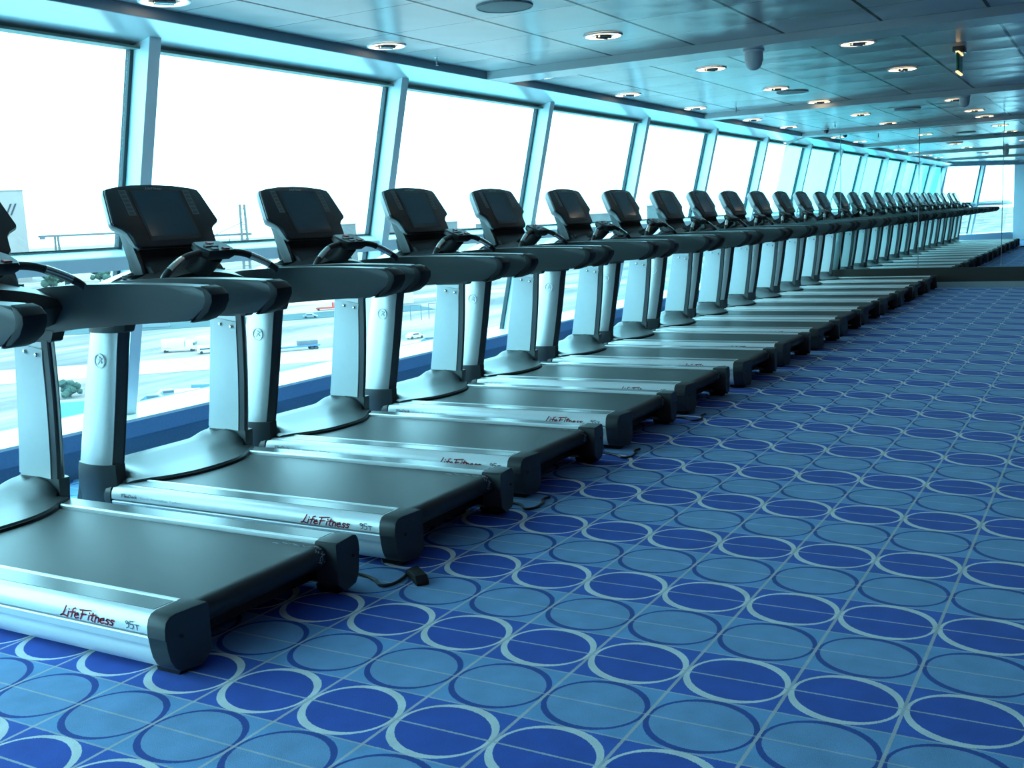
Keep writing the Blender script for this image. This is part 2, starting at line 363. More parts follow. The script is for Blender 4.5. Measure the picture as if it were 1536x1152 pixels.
# end wall: floor trim, skirting, mirror panels
bm = bmesh.new(); box(bm, -4.22, X_RIGHT, Y_MIR-.035, Y_MIR+.019, 0, .10); tag(link_mesh('baseboard_end', bm, M_silverstrip, smooth=False), kind='structure')
bm = bmesh.new(); box(bm, -4.22, X_RIGHT, Y_MIR-.02, Y_MIR+.019, .10, .35); tag(link_mesh('trim_8', bm, M_skirt, smooth=False), kind='structure')
seams = [-4.25, -2.918, -1.558, -.20, 1.15, 2.5, 3.85, 5.2, X_RIGHT]
mlab = ['mirror panel of the end wall touching the windows, left of the first bright seam', 'end wall mirror panel between the first and second bright seams from the windows',
        'end wall mirror panel between the second and third bright seams from the windows', 'mirror panel of the end wall at the right edge of the picture']
for i in range(len(seams)-1):
    bm = bmesh.new()
    if i == 0:
        g = .006; y0, y1 = Y_MIR-.006, Y_MIR+.018
        prism(bm, [(gx(.35)+.01, .352), (seams[1]-g, .352), (seams[1]-g, 2.806), (X_SOF, 2.806), (gx(2.73)+.08, 2.70)], 'y', y0, y1)
    else: box(bm, seams[i]+.006, seams[i+1]-.006, Y_MIR-.006, Y_MIR+.018, .352, 2.806)
    o = link_mesh('mirror_panel', bm, M_mirror, smooth=False)
    tag(o, mlab[i] if i < 4 else 'end wall mirror panel out of frame, %s beyond the right edge of the picture' % ['first', 'second', 'third', 'last'][i-4], 'mirror', 'mirror panels on the end wall')

# window wall along the row
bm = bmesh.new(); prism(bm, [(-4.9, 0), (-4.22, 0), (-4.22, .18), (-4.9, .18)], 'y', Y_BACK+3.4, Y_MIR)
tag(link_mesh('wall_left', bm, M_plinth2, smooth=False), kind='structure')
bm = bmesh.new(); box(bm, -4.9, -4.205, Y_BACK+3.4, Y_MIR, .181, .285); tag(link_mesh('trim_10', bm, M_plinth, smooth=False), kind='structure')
bm = bmesh.new(); box(bm, -4.75, -4.20, Y_BACK+3.4, Y_MIR, .286, .305); tag(link_mesh('trim_11', bm, M_sill, smooth=False), kind='structure')
bm = bmesh.new(); box(bm, gx(2.73)-.03, gx(2.73)+.062, Y_BACK+3.4, Y_MIR, 2.696, 2.711); tag(link_mesh('trim_16', bm, M_header, smooth=False), kind='structure')

def window(idx, A, B, lean_dir):
    """one bay of inclined glazing whose head runs A->B (2-D); its foot leans out along lean_dir (2-D unit)"""
    A = Vector(A); B = Vector(B); L = (B-A).length; d = (B-A)/L; n = -Vector(lean_dir)      # n = into the room
    root = empty('window_%d' % idx, (0, 0, 0)); tag(root, kind='structure')
    def P(s, z, off): # s along, off into the room normal to the lean
        q = A + d*s - n*.236*(2.73-z) + n*off
        return (q.x, q.y, z)
    def slab(name, s0, s1, z0, z1, o0, o1, m):
        bm = bmesh.new(); vs = [bm.verts.new(P(s, z, o)) for s in (s0, s1) for o in (o0, o1) for z in (z0, z1)]
        for f in [(0,1,3,2),(4,6,7,5),(0,4,5,1),(2,3,7,6),(0,2,6,4),(1,5,7,3)]: bm.faces.new([vs[i] for i in f])
        return link_mesh(name, bm, m, root, smooth=False)
    zt0, zt1 = 1.305, 1.447
    mw = .095
    slab('glass_pane', mw+.03, L-.03, zt1, 2.72, -.012, -.004, M_glass)
    slab('glass_pane', mw+.03, L-.03, .305, zt0, -.012, -.004, M_glass)
    slab('mullion', 0, mw, .305, 2.775, -.03, .15, M_white)
    slab('gasket', -.028, 0, .305, 2.73, -.03, .012, M_gasket); slab('gasket', mw, mw+.028, .305, 2.73, -.03, .012, M_gasket)
    bm = bmesh.new(); loft(bm, [[P(s, z, o) for z, o in ((zt0, -.03), (zt0, .12), (1.392, .12), (1.400, .112), (1.447, .0), (1.447, -.03))] for s in (mw, L-.001)])
    link_mesh('transom', bm, M_white, root, smooth=False)
    slab('gasket', mw+.028, L-.028, 1.4475, 1.458, -.02, .012, M_gasket)
PITCH = 2.742
YM = [2.46 + PITCH*k for k in range(-2, 6)]
ends = YM + [Y_MIR]
for k in range(len(YM)):
    window(k+1, (gx(2.73), YM[k]), (gx(2.73), ends[k+1]), (-1, 0))
dd = (B1-B0).normalized(); out = Vector((dd.y, -dd.x));
if out.x > 0: out = -out
for k in range(2):
    window(9+k, B0.lerp(B1, k/2), B0.lerp(B1, (k+1)/2), out)
# closing bits of the corner behind the camera
bm = bmesh.new()
ctr = [B0 + out*.9, B1 + out*.9, B1 - out*.02 + Vector((0, 0)), B0 - out*.02]
prism(bm, [(p.x, p.y) for p in ctr], 'z', 0, .30); tag(link_mesh('wall_back_corner', bm, M_sill, smooth=False), kind='structure')
bm = bmesh.new(); prism(bm, [(p.x, p.y) for p in (B0+out*.1, B1+out*.1, B1-out*.35, B0-out*.35)], 'z', 2.732, Z_CEIL-.002); tag(link_mesh('trim_13', bm, M_soffit, smooth=False), kind='structure')
bm = bmesh.new(); box(bm, -1.85, -1.35, -6.25, -5.75, 0, Z_CEIL); tag(link_mesh('trim_14', bm, M_white, smooth=False), kind='structure')
bm = bmesh.new(); prism(bm, [(-4.0, -3.1), (-4.62, -3.1), (-4.62, -2.9), (-4.0, -2.9)], 'z', 0, Z_SOF-.01)
tag(link_mesh('trim_15', bm, M_white, smooth=False), kind='structure')

# ------------------------------------------------------------------ ceiling fittings
def copy_tree(o, parent=None):
    c = o.copy(); COL.objects.link(c)
    if parent: c.parent = parent
    for ch in list(o.children): copy_tree(ch, c)
    return c
def make_downlight():
    root = empty('ceiling_light')
    bm = bmesh.new(); ringmesh(bm, (0, 0, -.010), .135, .150, .0095, 40); link_mesh('trim_ring', bm, M_white, root)
    bm = bmesh.new(); ringmesh(bm, (0, 0, -.008), .098, .134, .0075, 40); link_mesh('lamp_ring', bm, M_lamp, root)
    bm = bmesh.new(); disc(bm, (0, 0, -.004), .097, .0035, 36); rf = link_mesh('reflector', bm, M_reflector, root)
    bm = bmesh.new(); tube(bm, [(-.06, -.022, -.012), (.06, -.022, -.012)], .012, 8); tube(bm, [(-.06, .022, -.012), (.06, .022, -.012)], .012, 8); link_mesh('lamp_tube', bm, M_reflector, rf)
    return root
dl = make_downlight()
col1 = [2.20, 4.40, 6.89, 9.05, 11.28, 13.82, 15.9]; col2 = [-.6, 2.9, 5.22, 7.71, 9.97, 12.02, 14.6, 16.86]; col3 = [-1.2, 1.6, 4.6, 7.19, 9.38, 13.5, 15.7, 17.15]; col4 = [1.5, 7.4, 13.6]; col5 = [1.5, 7.4, 13.6]
spots = []
w1 = ['cut by the top edge of the picture', 'above the large second window', 'just past the first cross beam', 'second past the first cross beam', 'last before the second cross beam', 'first past the second cross beam', 'last before the end mirror']
for y, w in zip(col1, w1): spots.append((-3.37, y, 'lit ceiling light in the window-side row, ' + w))
for y in col2:
    w = {5.22: 'last before the first cross beam', 7.71: 'first past the first cross beam', 9.97: 'beside the large flat speaker past the first beam', 12.02: 'tucked against the second cross beam', 14.6: 'first past the second cross beam', 16.86: 'last before the end mirror'}.get(y)
    spots.append((-1.93, y, 'lit ceiling light, second row from windows, ' + w if w else None))
for y in col3:
    w = {7.19: 'first past the first cross beam', 9.38: 'beside the hanging exit sign', 13.5: 'first past the second cross beam', 15.7: 'second past the second cross beam', 17.15: 'last before the end mirror'}.get(y)
    spots.append((-.45, y, 'lit ceiling light, third row from windows, ' + w if w else None))
for y in col4: spots.append((2.6, y, None))
for i, (x, y, l) in enumerate(spots):
    o = dl if i == 0 else copy_tree(dl)
    o.location = (x, y, Z_CEIL-.001)
    o.rotation_euler.z = 1.0 + .4*math.sin(i*3.1)
    if l: tag(o, l, 'ceiling light', 'round ceiling lights')
    else:
        side = 'second row from windows' if x < -1.5 else ('third row from windows' if x < 0 else 'right-hand row')
        far = 'behind the camera' if y < -.9 else ('beside the camera' if y < 0 else ('just past the camera' if y < 2 else ('before the first cross beam' if y < 4 else ('beside the first cross beam' if y < 6 else ('between the first and second cross beams' if y < 12 else 'past the second cross beam')))))
        tag(o, 'ceiling light outside frame, %s, %s' % (side, far), 'ceiling light', 'round ceiling lights')

def make_speaker():
    root = empty('ceiling_speaker')
    bm = bmesh.new(); ringmesh(bm, (0, 0, -.009), .172, .185, .0085, 40); link_mesh('rim', bm, M_grille, root)
    bm = bmesh.new(); disc(bm, (0, 0, -.006), .171, .0055, 36); link_mesh('grille', bm, M_grille, root)
    return root
spk = make_speaker()
for i, (x, y, l) in enumerate([(-1.95, 3.74, 'round flat grey ceiling speaker at the top edge of the picture'), (-1.88, 10.5, 'round flat grey ceiling speaker between the first and second cross beams'),
                             (-1.2, 14.3, 'round flat grey ceiling speaker past the second cross beam')]):
    o = spk if i == 0 else copy_tree(spk); o.location = (x, y, Z_CEIL-.001); tag(o, l, 'speaker', 'round ceiling speakers')
def make_sprinkler():
    root = empty('sprinkler_head')
    bm = bmesh.new(); disc(bm, (0, 0, -.004), .022, .0035, 16); link_mesh('flange', bm, M_white, root)
    bm = bmesh.new(); tube(bm, [(0, 0, -.004), (0, 0, -.03), (0, 0, -.034), (0, 0, -.045), (0, 0, -.062)], [.006, .006, .012, .010, .005], 10); link_mesh('nozzle', bm, M_grille, root)
    bm = bmesh.new(); disc(bm, (0, 0, -.066), .014, .003, 12); link_mesh('deflector', bm, M_grille, root)
    return root
spr = make_sprinkler()
for i, (x, y, l) in enumerate([(-3.42, 5.17, 'small sprinkler head hanging before the first cross beam near the windows'), (-2.95, 11.7, 'small sprinkler head hanging just before the second cross beam'),
                             (-2.6, 15.9, 'small sprinkler head hanging nearest the end mirror')]):
    o = spr if i == 0 else copy_tree(spr); o.location = (x, y, Z_CEIL-.001); tag(o, l, 'sprinkler', 'sprinkler heads')
def dome_profile(bm, prof, seg=24):
    rings = [[(r*math.cos(2*math.pi*k/seg), r*math.sin(2*math.pi*k/seg), z) for k in range(seg)] for r, z in prof]
    loft(bm, rings)
def make_dome(big):
    root = empty('ceiling_dome_camera')
    if big:
        bm = bmesh.new(); dome_profile(bm, [(.085, 0), (.085, -.01), (.075, -.02), (.075, -.085), (.070, -.095)]); link_mesh('housing', bm, M_dome, root)
        bm = bmesh.new(); dome_profile(bm, [(.068, -.095), (.066, -.115), (.052, -.14), (.028, -.157), (.004, -.162)]); link_mesh('dome', bm, M_dome, root)
    else:
        bm = bmesh.new(); dome_profile(bm, [(.05, 0), (.05, -.018), (.045, -.022)]); link_mesh('base', bm, M_dome, root)
        bm = bmesh.new(); dome_profile(bm, [(.042, -.022), (.043, -.045), (.034, -.07), (.018, -.084), (.003, -.087)]); link_mesh('dome', bm, M_smoke, root)
    return root
o = make_dome(True); o.location = (-1.12, 6.42, Z_SOF-.001); tag(o, 'white domed camera hanging under the first cross beam', 'dome camera')
o = make_dome(True); o.scale = (.85, .85, .85); o.location = (-.2, 12.36, Z_SOF-.001); tag(o, 'white domed camera hanging under the second cross beam', 'dome camera')
o = make_dome(False); o.location = (-3.0, 17.0, Z_CEIL-.001); tag(o, 'small black dome camera near the mirror and the windows', 'dome camera')
# hanging exit sign seen edge on
root = empty('exit_sign', (.24, 8.2, Z_CEIL-.001)); tag(root, 'green illuminated sign hanging edge-on from the ceiling past the first beam', 'sign')
bm = bmesh.new(); box(bm, -.05, .05, -.09, .09, -.05, -.0, .008); link_mesh('mounting_box', bm, M_smoke, root)
bm = bmesh.new(); box(bm, -.008, .008, -.16, .16, -.22, -.062, .002); link_mesh('sign_plate', bm, M_green, root)
bm = bmesh.new(); box(bm, -.014, .014, -.16, .16, -.062, -.050, .002); link_mesh('lamp_strip', bm, M_signlamp, root)
bm = bmesh.new(); box(bm, -.011, .011, -.16, .16, -.236, -.222, .002); link_mesh('lower_edge', bm, M_signlamp, root)

# ------------------------------------------------------------------ treadmill
def handed(f, s):  # mirror y for the far side
    return [(p[0], p[1]*s, p[2]) for p in f]
def make_treadmill():
    R = empty('treadmill')
    # belt
    pts = [(-1.95, .222)] + [(-.10, .222)]
    for k in range(1, 9): a = math.pi/2 - math.pi*k/9; pts.append((-.095+.047*math.cos(a), .175+.047*math.sin(a)))
    pts += [(-.10, .128), (-1.95, .128)]
    bm = bmesh.new(); prism(bm, pts, 'y', -.352, .352); belt = link_mesh('running_belt', bm, M_belt, R)
    bm = bmesh.new(); box(bm, -2.05, -.16, -.40, .40, .055, .125); box(bm, -.16, -.10, -.40, -.36, .06, .2); box(bm, -.16, -.10, .36, .40, .06, .2); link_mesh('deck_frame', bm, M_black, R)
    bm = bmesh.new()   # pale warning print on the far rear corner of the belt, wrapping over the roller
    random.seed(3)
    for k in range(26):
        x = -.30 + .19*k/26; y = .315 + random.uniform(-.012, .012)
        w = random.uniform(.004, .012)
        q = [(x, y-w*.4, .2226), (x+w, y-w*.1, .2226), (x+w*.8, y+w*.5, .2226), (x-w*.2, y+w*.3, .2226)]
        vs = [bm.verts.new(p) for p in q]; bm.faces.new(vs)
    for k in range(24):
        a = math.pi/2 - 2.0*k/24; y = .315 + random.uniform(-.02, .02); w = random.uniform(.005, .012)
        def C_(aa, yy): return (-.095+.0478*math.cos(aa), yy, .175+.0478*math.sin(aa))
        vs = [bm.verts.new(p) for p in (C_(a, y), C_(a, y+w), C_(a-.12, y+w*.7), C_(a-.1, y-w*.3))]; bm.faces.new(vs)
    link_mesh('warning_print', bm, M_pale, belt, smooth=False)
    for s in (-1, 1):
        # side rail: silver extrusion in two bands with a groove
        up = [(.372, .150), (.372, .232), (.376, .237), (.388, .237), (.393, .233), (.486, .233), (.500, .229), (.514, .219), (.526, .203), (.532, .184), (.533, .164), (.530, .160), (.47, .160)]
        dn = [(.47, .155), (.530, .153), (.533, .148), (.530, .122), (.521, .112), (.519, .100), (.522, .092), (.515, .060), (.500, .036), (.480, .026), (.42, .026), (.42, .155)]
        bm = bmesh.new(); prism(bm, [(p[0]*s, p[1]) for p in up], 'x', -1.855, -.112)
        rail = link_mesh('side_rail', bm, M_rail, R)
        bm = bmesh.new(); prism(bm, [(p[0]*s, p[1]) for p in dn], 'x', -1.855, -.112); link_mesh('lower_rail', bm, M_rail, rail)
        bm = bmesh.new(); box(bm, -1.84, -.125, min(.397*s, .486*s), max(.397*s, .486*s), .2322, .2345); link_mesh('foot_strip', bm, M_railtop, rail)
        bm = bmesh.new(); box(bm, -1.95, -.12, min(.353*s, .371*s), max(.353*s, .371*s), .13, .215); link_mesh('belt_gap', bm, M_black, rail)
        # lettering on the outer face
        if s < 0:
            pl = lambda u, v, t: (-.565+u, -.5335-t - (.0 if v < .03 else (v-.03)*.15), .166+v); pl2 = lambda u, v, t: (-.222+u, -.5335-t, .170+v)
            pl3 = lambda u, v, t: (-1.78+u, -.5335-t, .178+v)
        else:
            pl = lambda u, v, t: (-.262-u, .5335+t + (.0 if v < .03 else (v-.03)*.15), .166+v); pl2 = lambda u, v, t: (-.605-u+.0, .5335+t, .170+v)
            pl3 = lambda u, v, t: (-1.30-u, .5335+t, .178+v)
        bm = bmesh.new(); lettering(bm, 'LifeFitness', .040, .285, pl, .34, .15); link_mesh('rail_lettering', bm, M_logo, rail, smooth=False)
        bm = bmesh.new(); lettering(bm, '95T', .029, .072, pl2, .0, .12); link_mesh('model_number', bm, M_grey, rail, smooth=False)
        bm = bmesh.new(); lettering(bm, 'FlexDeck', .018, .12, pl3, .1, .14); link_mesh('deck_lettering', bm, M_grey, rail, smooth=False)
        bm = bmesh.new(); lettering(bm, 'Shock Absorption System', .012, .30, lambda u, v, t, p=pl3: p(u+.14, v, t), .1, .1); link_mesh('small_lettering', bm, M_pale, rail, smooth=False)
        # rear cap
        prof = [(.352, .06), (.352, .228), (.36, .236), (.490, .2355), (.512, .229), (.527, .214), (.534, .190), (.536, .152), (.532, .147), (.529, .110), (.522, .075), (.508, .045), (.488, .026), (.40, .02)]
        c0 = (.43, .12)
        def ring(x, k): return [(x, s*(c0[0]+(p[0]-c0[0])*k), c0[1]+(p[1]-c0[1])*k) for p in prof]
        def ring2(x0, x1, k): return [(x0+(x1-x0)*min(1, max(0, (p[0]-.40)/.13)), s*(c0[0]+(p[0]-c0[0])*k), c0[1]+(p[1]-c0[1])*k) for p in prof]
        bm = bmesh.new(); loft(bm, [ring(-.111, 1), ring2(-.004, -.030, 1), ring2(-.001, -.026, .99)])
        cap = link_mesh('rear_cap', bm, M_cap, R)
        bm = bmesh.new(); disc(bm, (-.014, s*.475, .15), .007, .004, 12, 'x'); link_mesh('screw', bm, M_black, cap)
        bm = bmesh.new(); prism(bm, [(-.155, .0), (-.05, .0), (-.035, .022), (-.165, .03)], 'y', min(.40*s, .47*s), max(.40*s, .47*s), .004); link_mesh('rear_foot', bm, M_black, R)
        # front cap of the rail
        bm = bmesh.new(); loft(bm, [ring(-1.862, .995), ring(-1.90, .98), ring(-1.925, .9), ring(-1.94, .72)]); link_mesh('front_cap', bm, M_cap, R)
        # upright post: splays outwards and forwards towards its foot
        Z = [.335, .45, .57, .69, .82, .94, 1.04]
        xf = [-2.125, -2.103, -2.080, -2.056, -2.030, -2.006, -1.988]
        xr = [-1.826, -1.806, -1.788, -1.771, -1.755, -1.742, -1.730]      # rearmost edge
        def yi(z): return .408 + .044*min(1, max(0, (1.04-z)/.70))**.8
        def sect(z, a, b, grow=0, w=.082):  # D-shaped section
            n = 12; y0 = yi(z); out = [(a-grow, s*(y0-grow*.5), z), ]
            for k in range(n+1):
                t = k/n; x = a-grow + (b-a+2*grow)*t
                bul = (max(0, math.sin(math.pi*min(1, max(0, t*.80+.06)))))**.5
                out.append((x, s*(y0+.006+(w-.006+grow)*bul), z))
            out.append((b+grow, s*(y0-grow*.5), z)); return out
        bm = bmesh.new(); loft(bm, [sect(z, a, b-.030) for z, a, b in zip(Z, xf, xr)]); post = link_mesh('upright_post', bm, M_silver, R)
        bm = bmesh.new(); rg = []
        for z, b in zip(Z, xr):
            y0 = yi(z)
            rg.append([(b-.050, s*(y0-.005), z), (b-.006, s*(y0-.005), z), (b, s*(y0+.001), z), (b, s*(y0+.014), z), (b-.012, s*(y0+.030), z), (b-.032, s*(y0+.054), z), (b-.050, s*(y0+.054), z)])
        loft(bm, rg); link_mesh('edge_strip', bm, M_strip, post)
        bm = bmesh.new(); loft(bm, [sect(1.032, -1.99, -1.722, .004, .083), sect(1.038, -1.99, -1.712, .007, .085), sect(1.09, -1.98, -1.690, .010, .086)]); link_mesh('post_collar', bm, M_dark, post)
        # inner panel with bolts
        top = 1.03
        lf = [(z, x+.008) for z, x in zip(Z, xf)]; rr = [(z, x-.049) for z, x in zip(Z, xr)]
        outp = [(x, z) for z, x in lf] + [(x, z) for z, x in rr[::-1]]
        bm = bmesh.new(); A = []; B = []
        for x, z in outp:
            zz = z + (.018 if z < .36 and x < -2 else 0) + ((-.045 if x > -1.9 else -.012) if z > 1.0 else 0); y0 = yi(zz)
            A.append(bm.verts.new((x, s*(y0-.010), zz))); B.append(bm.verts.new((x, s*(y0+.001), zz)))
        bm.faces.new(A); bm.faces.new(B[::-1])
        for i in range(len(A)): bm.faces.new((A[i], A[(i+1) % len(A)], B[(i+1) % len(A)], B[i]))
        bmesh.ops.triangulate(bm, faces=[f for f in bm.faces if len(f.verts) > 4])
        pan = link_mesh('inner_panel', bm, M_panel, post)
        for bx_, bz in ((-1.905, .985), (-1.82, .970)):
            bm = bmesh.new(); yy = .393*s if s > 0 else -.393
            loft(bm, [[(bx_+r*math.cos(2*math.pi*k/14), s*y, bz+r*math.sin(2*math.pi*k/14)) for k in range(14)] for r, y in ((.0105, .401), (.0105, .396), (.007, .392), (.001, .391))])
            link_mesh('bolt', bm, M_chrome, pan)
        # round badge on the outer face
        bm = bmesh.new(); yb = s*(yi(.888)+.0815); h = s*.0022
        ringmesh(bm, (-1.872, yb, .888), .033, .040, h*1.6, 28, 'y')
        for (p, q) in (((-.012, -.012), (.002, .002)), ((.002, .002), (.012, .010)), ((-.010, .006), (.004, .004)), ((.002, .002), (.010, -.008)), ((-.003, .014), (.004, .012))):
            p = (p[0]*1.5, p[1]*1.5); q = (q[0]*1.5, q[1]*1.5)
            d = Vector((q[0]-p[0], 0, q[1]-p[1])); n = Vector((-d.z, 0, d.x)).normalized()*.0035
            P_ = Vector((-1.872+p[0], yb, .888+p[1])); Q_ = Vector((-1.872+q[0], yb, .888+q[1])); H_ = Vector((0, h*1.6, 0))
            A = [bm.verts.new(v) for v in (P_-n, Q_-n, Q_+n, P_+n)]; B = [bm.verts.new(v+H_) for v in (P_-n, Q_-n, Q_+n, P_+n)]
            bm.faces.new(A); bm.faces.new(B[::-1])
            for i in range(4): bm.faces.new((A[i], A[(i+1)%4], B[(i+1)%4], B[i]))
        link_mesh('round_badge', bm, M_white, post)
        # boot at the foot
        bm = bmesh.new(); loft(bm, [sect(.03, -2.155, -1.835, .004, .070), sect(.16, -2.155, -1.835, .004, .070), sect(.24, -2.150, -1.835, .005, .078), sect(.30, -2.138, -1.832, .006, .083), sect(.337, -2.128, -1.830, .005, .083)])
        link_mesh('post_boot', bm, M_boot, post)
        # handrail
        poly = [(-2.02, 1.10), (-2.055, 1.14), (-2.06, 1.19), (-2.02, 1.235), (-1.90, 1.268), (-1.70, 1.297), (-1.45, 1.306), (-1.20, 1.306), (-.95, 1.300), (-.74, 1.291),
                (-.68, 1.284), (-.648, 1.26), (-.645, 1.225), (-.675, 1.18), (-.73, 1.146), (-.79, 1.138), (-1.12, 1.122), (-1.45, 1.102), (-1.62, 1.088), (-1.80, 1.062), (-1.95, 1.06)]
        bm = bmesh.new(); prism(bm, poly, 'y', min(.405*s, .505*s), max(.405*s, .505*s), .014, 3); arm = link_mesh('handrail', bm, M_arm, R)
        tip = [(-.690, 1.291), (-.652, 1.280), (-.622, 1.252), (-.622, 1.222), (-.650, 1.178), (-.700, 1.146), (-.755, 1.132), (-.775, 1.134), (-.715, 1.158), (-.672, 1.19), (-.652, 1.225), (-.655, 1.256)]
        bm = bmesh.new(); prism(bm, tip, 'y', min(.402*s, .508*s), max(.402*s, .508*s), .009, 2); link_mesh('handrail_tip', bm, M_black, arm)
        # curved grip bar up to the central keypad
        path = spline([(-1.44, .43*s, 1.275), (-1.45, .395*s, 1.315), (-1.47, .31*s, 1.362), (-1.49, .20*s, 1.402), (-1.50, .08*s, 1.415)], 5)
        bm = bmesh.new(); tube(bm, path, .019, 12); gb = link_mesh('grip_bar', bm, M_dark, R)
        bm = bmesh.new(); tube(bm, path[7:14], .0205, 12); link_mesh('pulse_contact', bm, M_chrome, gb)
    # motor cover
    bm = bmesh.new(); rows = []
    NY = 36
    for j in range(NY+1):
        y = -.50 + j/NY; ay = abs(y)
        xr_ = -1.615 - .11*min(1, ay/.36)**2.6 - max(0, ay-.36)*.5
        hump = 1/(1+math.exp(-(ay-.372)/.030))
        side = 1 if ay < .47 else max(0, 1-(ay-.47)/.03)**.6
        zt = .305 + .035*hump; zr = .240
        def hh(z): return .10 + (z-.10)*(.25+.75*side)
        prof = [(xr_, .10), (xr_, hh(zr-.003)), (xr_-.010, hh(zr+.006)), (xr_-.07, hh(zr+.009+.004*hump)), (-1.845, hh(zr+.014+.030*hump)), (-1.905, hh(zr+.022+.070*hump)), (-1.98, hh(zr+.036+.070*hump)), (-2.06, hh(zt-.012)), (-2.12, hh(zt)), (-2.155, hh(zt-.012)), (-2.17, hh(.24)), (-2.18, .04)]
        rows.append([(x, y, max(.03, z)) for x, z in prof])
    V = [[bm.verts.new(p) for p in r] for r in rows]
    for a, b in zip(V, V[1:]):
        for i in range(len(a)-1): bm.faces.new((a[i], a[i+1], b[i+1], b[i]))
    bm.faces.new(V[0]); bm.faces.new(V[-1][::-1])
    cov = link_mesh('motor_cover', bm, M_cover, R)
    bm = bmesh.new()
    rg = []
    for j in range(33):
        y = -.352 + .704*j/32; x = -1.615 - .11*min(1, abs(y)/.36)**2.6
        rg.append([(x+.010, y, .2225), (x-.004, y, .2225), (x-.004, y, .2375), (x+.004, y, .235)])
    loft(bm, rg); link_mesh('cover_seal', bm, M_black, cov)
    # head shroud between the handrails
    bm = bmesh.new(); rg = []
    for j in range(25):
        y = -.403 + .806*j/24; c = math.cos(y/.403*math.pi/2)
        zt = 1.272 + .075*c**.8
        rg.append([(-2.03, y, 1.13), (-2.05, y, 1.20), (-2.0, y, zt-.03), (-1.93, y, zt), (-1.72, y, zt), (-1.62, y, zt-.035), (-1.59, y, 1.20), (-1.66, y, 1.12), (-1.78, y, 1.09)])
    loft(bm, rg); link_mesh('head_shroud', bm, M_dark, R)
    bm = bmesh.new(); rg = []
    for j in range(25):
        y = -.40 + .80*j/24; c = math.cos(y/.403*math.pi/2); zt = 1.276 + .075*c**.8
        rg.append([(-2.066, y, 1.17), (-2.06, y, 1.22), (-2.01, y, zt-.015), (-1.93, y, zt+.006), (-1.86, y, zt+.006), (-1.86, y, zt-.01), (-2.02, y, zt-.05), (-2.04, y, 1.17)])
    loft(bm, rg); link_mesh('shroud_hood', bm, M_silver, R)
    # accessory trays
    for s in (-1, 1):
        bm = bmesh.new(); ringmesh(bm, (-1.80, .29*s, 1.300), .045, .060, .018, 24); link_mesh('cup_holder', bm, M_black, R)
    # console
    O = Vector((-1.78, .02, 1.455)); T = Vector((-.468, 0, .884)); Nn = Vector((.884, 0, .468))
    def K(u, v, w): return O + Vector((0, u, 0)) + T*v + Nn*w
    half = [(.0, -.002), (.265, .0), (.285, .02), (.292, .06), (.300, .095), (.322, .118), (.368, .142), (.374, .155), (.352, .25), (.335, .325), (.322, .352), (.27, .364), (.15, .378), (.0, .383)]
    outl = half + [(-u, v) for u, v in half[-2:0:-1]]
    def plate(bm, outl, w0, w1, k0=1, k1=1, bev=0):
        c = Vector((0, .19)); r = []
        for w, k in ((w0, k0), (w1, k1)): r.append([K(c.x+(u-c.x)*k, c.y+(v-c.y)*k, w) for u, v in outl])
        loft(bm, r)
    con = empty('console', (0, 0, 0)); con.parent = R
    bm = bmesh.new(); r = []
    for w, k in ((-.085, .80), (-.07, .90), (-.04, .985), (-.014, 1.012), (-.006, 1.012)): r.append([K(u*k, .19+(v-.19)*k, w) for u, v in outl])
    loft(bm, r); link_mesh('back_shell', bm, M_shell, con)
    bm = bmesh.new(); r = []
    for w, k in ((-.006, 1.0), (.004, 1.0), (.010, .988), (.011, .975)): r.append([K(u*k, .19+(v-.19)*k, w) for u, v in outl])
    loft(bm, r); face = link_mesh('console_face', bm, M_face, con)
    def quadplate(name, us, m, w0, w1, parent):
        bm = bmesh.new(); r = [[K(u, v, w) for u, v in us] for w in (w0, w1)]; loft(bm, r); return link_mesh(name, bm, m, parent, smooth=False)
    quadplate('screen_bezel', [(-.183, .035), (.183, .035), (.180, .345), (-.180, .345)], M_dark, .010, .0135, con)
    quadplate('screen', [(-.166, .062), (.166, .062), (.164, .335), (-.164, .335)], M_screen, .0135, .0142, con)
    for s in (-1, 1):
        quadplate('key_strip', [(s*.200, .19), (s*.250, .19), (s*.248, .345), (s*.200, .345)][::s], M_keys, .010, .0128, con)
        bm = bmesh.new()
        for k in range(6):
            r = [[K(s*(.225)+du, .203+k*.025+dv, w) for du, dv in ((-.017, -.008), (.017, -.008), (.017, .008), (-.017, .008))] for w in (.0128, .0138)]; loft(bm, r)
        link_mesh('key', bm, M_grey, con, smooth=False)
    bm = bmesh.new(); lettering(bm, 'LifeFitness', .014, .12, lambda u, v, t: K(-.062+u, .350+v, .0112+t), .2, .12); link_mesh('console_lettering', bm, M_pale, con, smooth=False)
    # neck and cheeks below the console
    prof = [(-1.90, 1.54), (-1.83, 1.47), (-1.785, 1.44), (-1.80, 1.40), (-1.74, 1.36), (-1.70, 1.31), (-1.72, 1.25), (-1.88, 1.25), (-1.90, 1.40)]
    bm = bmesh.new(); prism(bm, prof, 'y', -.235, .275, .01); link_mesh('console_neck', bm, M_black, R)
    for s in (-1, 1):
        y0 = .02+s*.258; y1 = .02+s*.285
        prof2 = [(-1.925, 1.56), (-1.855, 1.555), (-1.805, 1.44), (-1.770, 1.36), (-1.745, 1.29), (-1.80, 1.27), (-1.84, 1.34), (-1.875, 1.42)]
        bm = bmesh.new(); prism(bm, prof2, 'y', min(y0, y1), max(y0, y1), .008); link_mesh('neck_cheek', bm, M_boot, R)
    # keypad between the grip bars
    kp = empty('activity_keypad', (0, 0, 0)); kp.parent = R
    tl = math.radians(24)
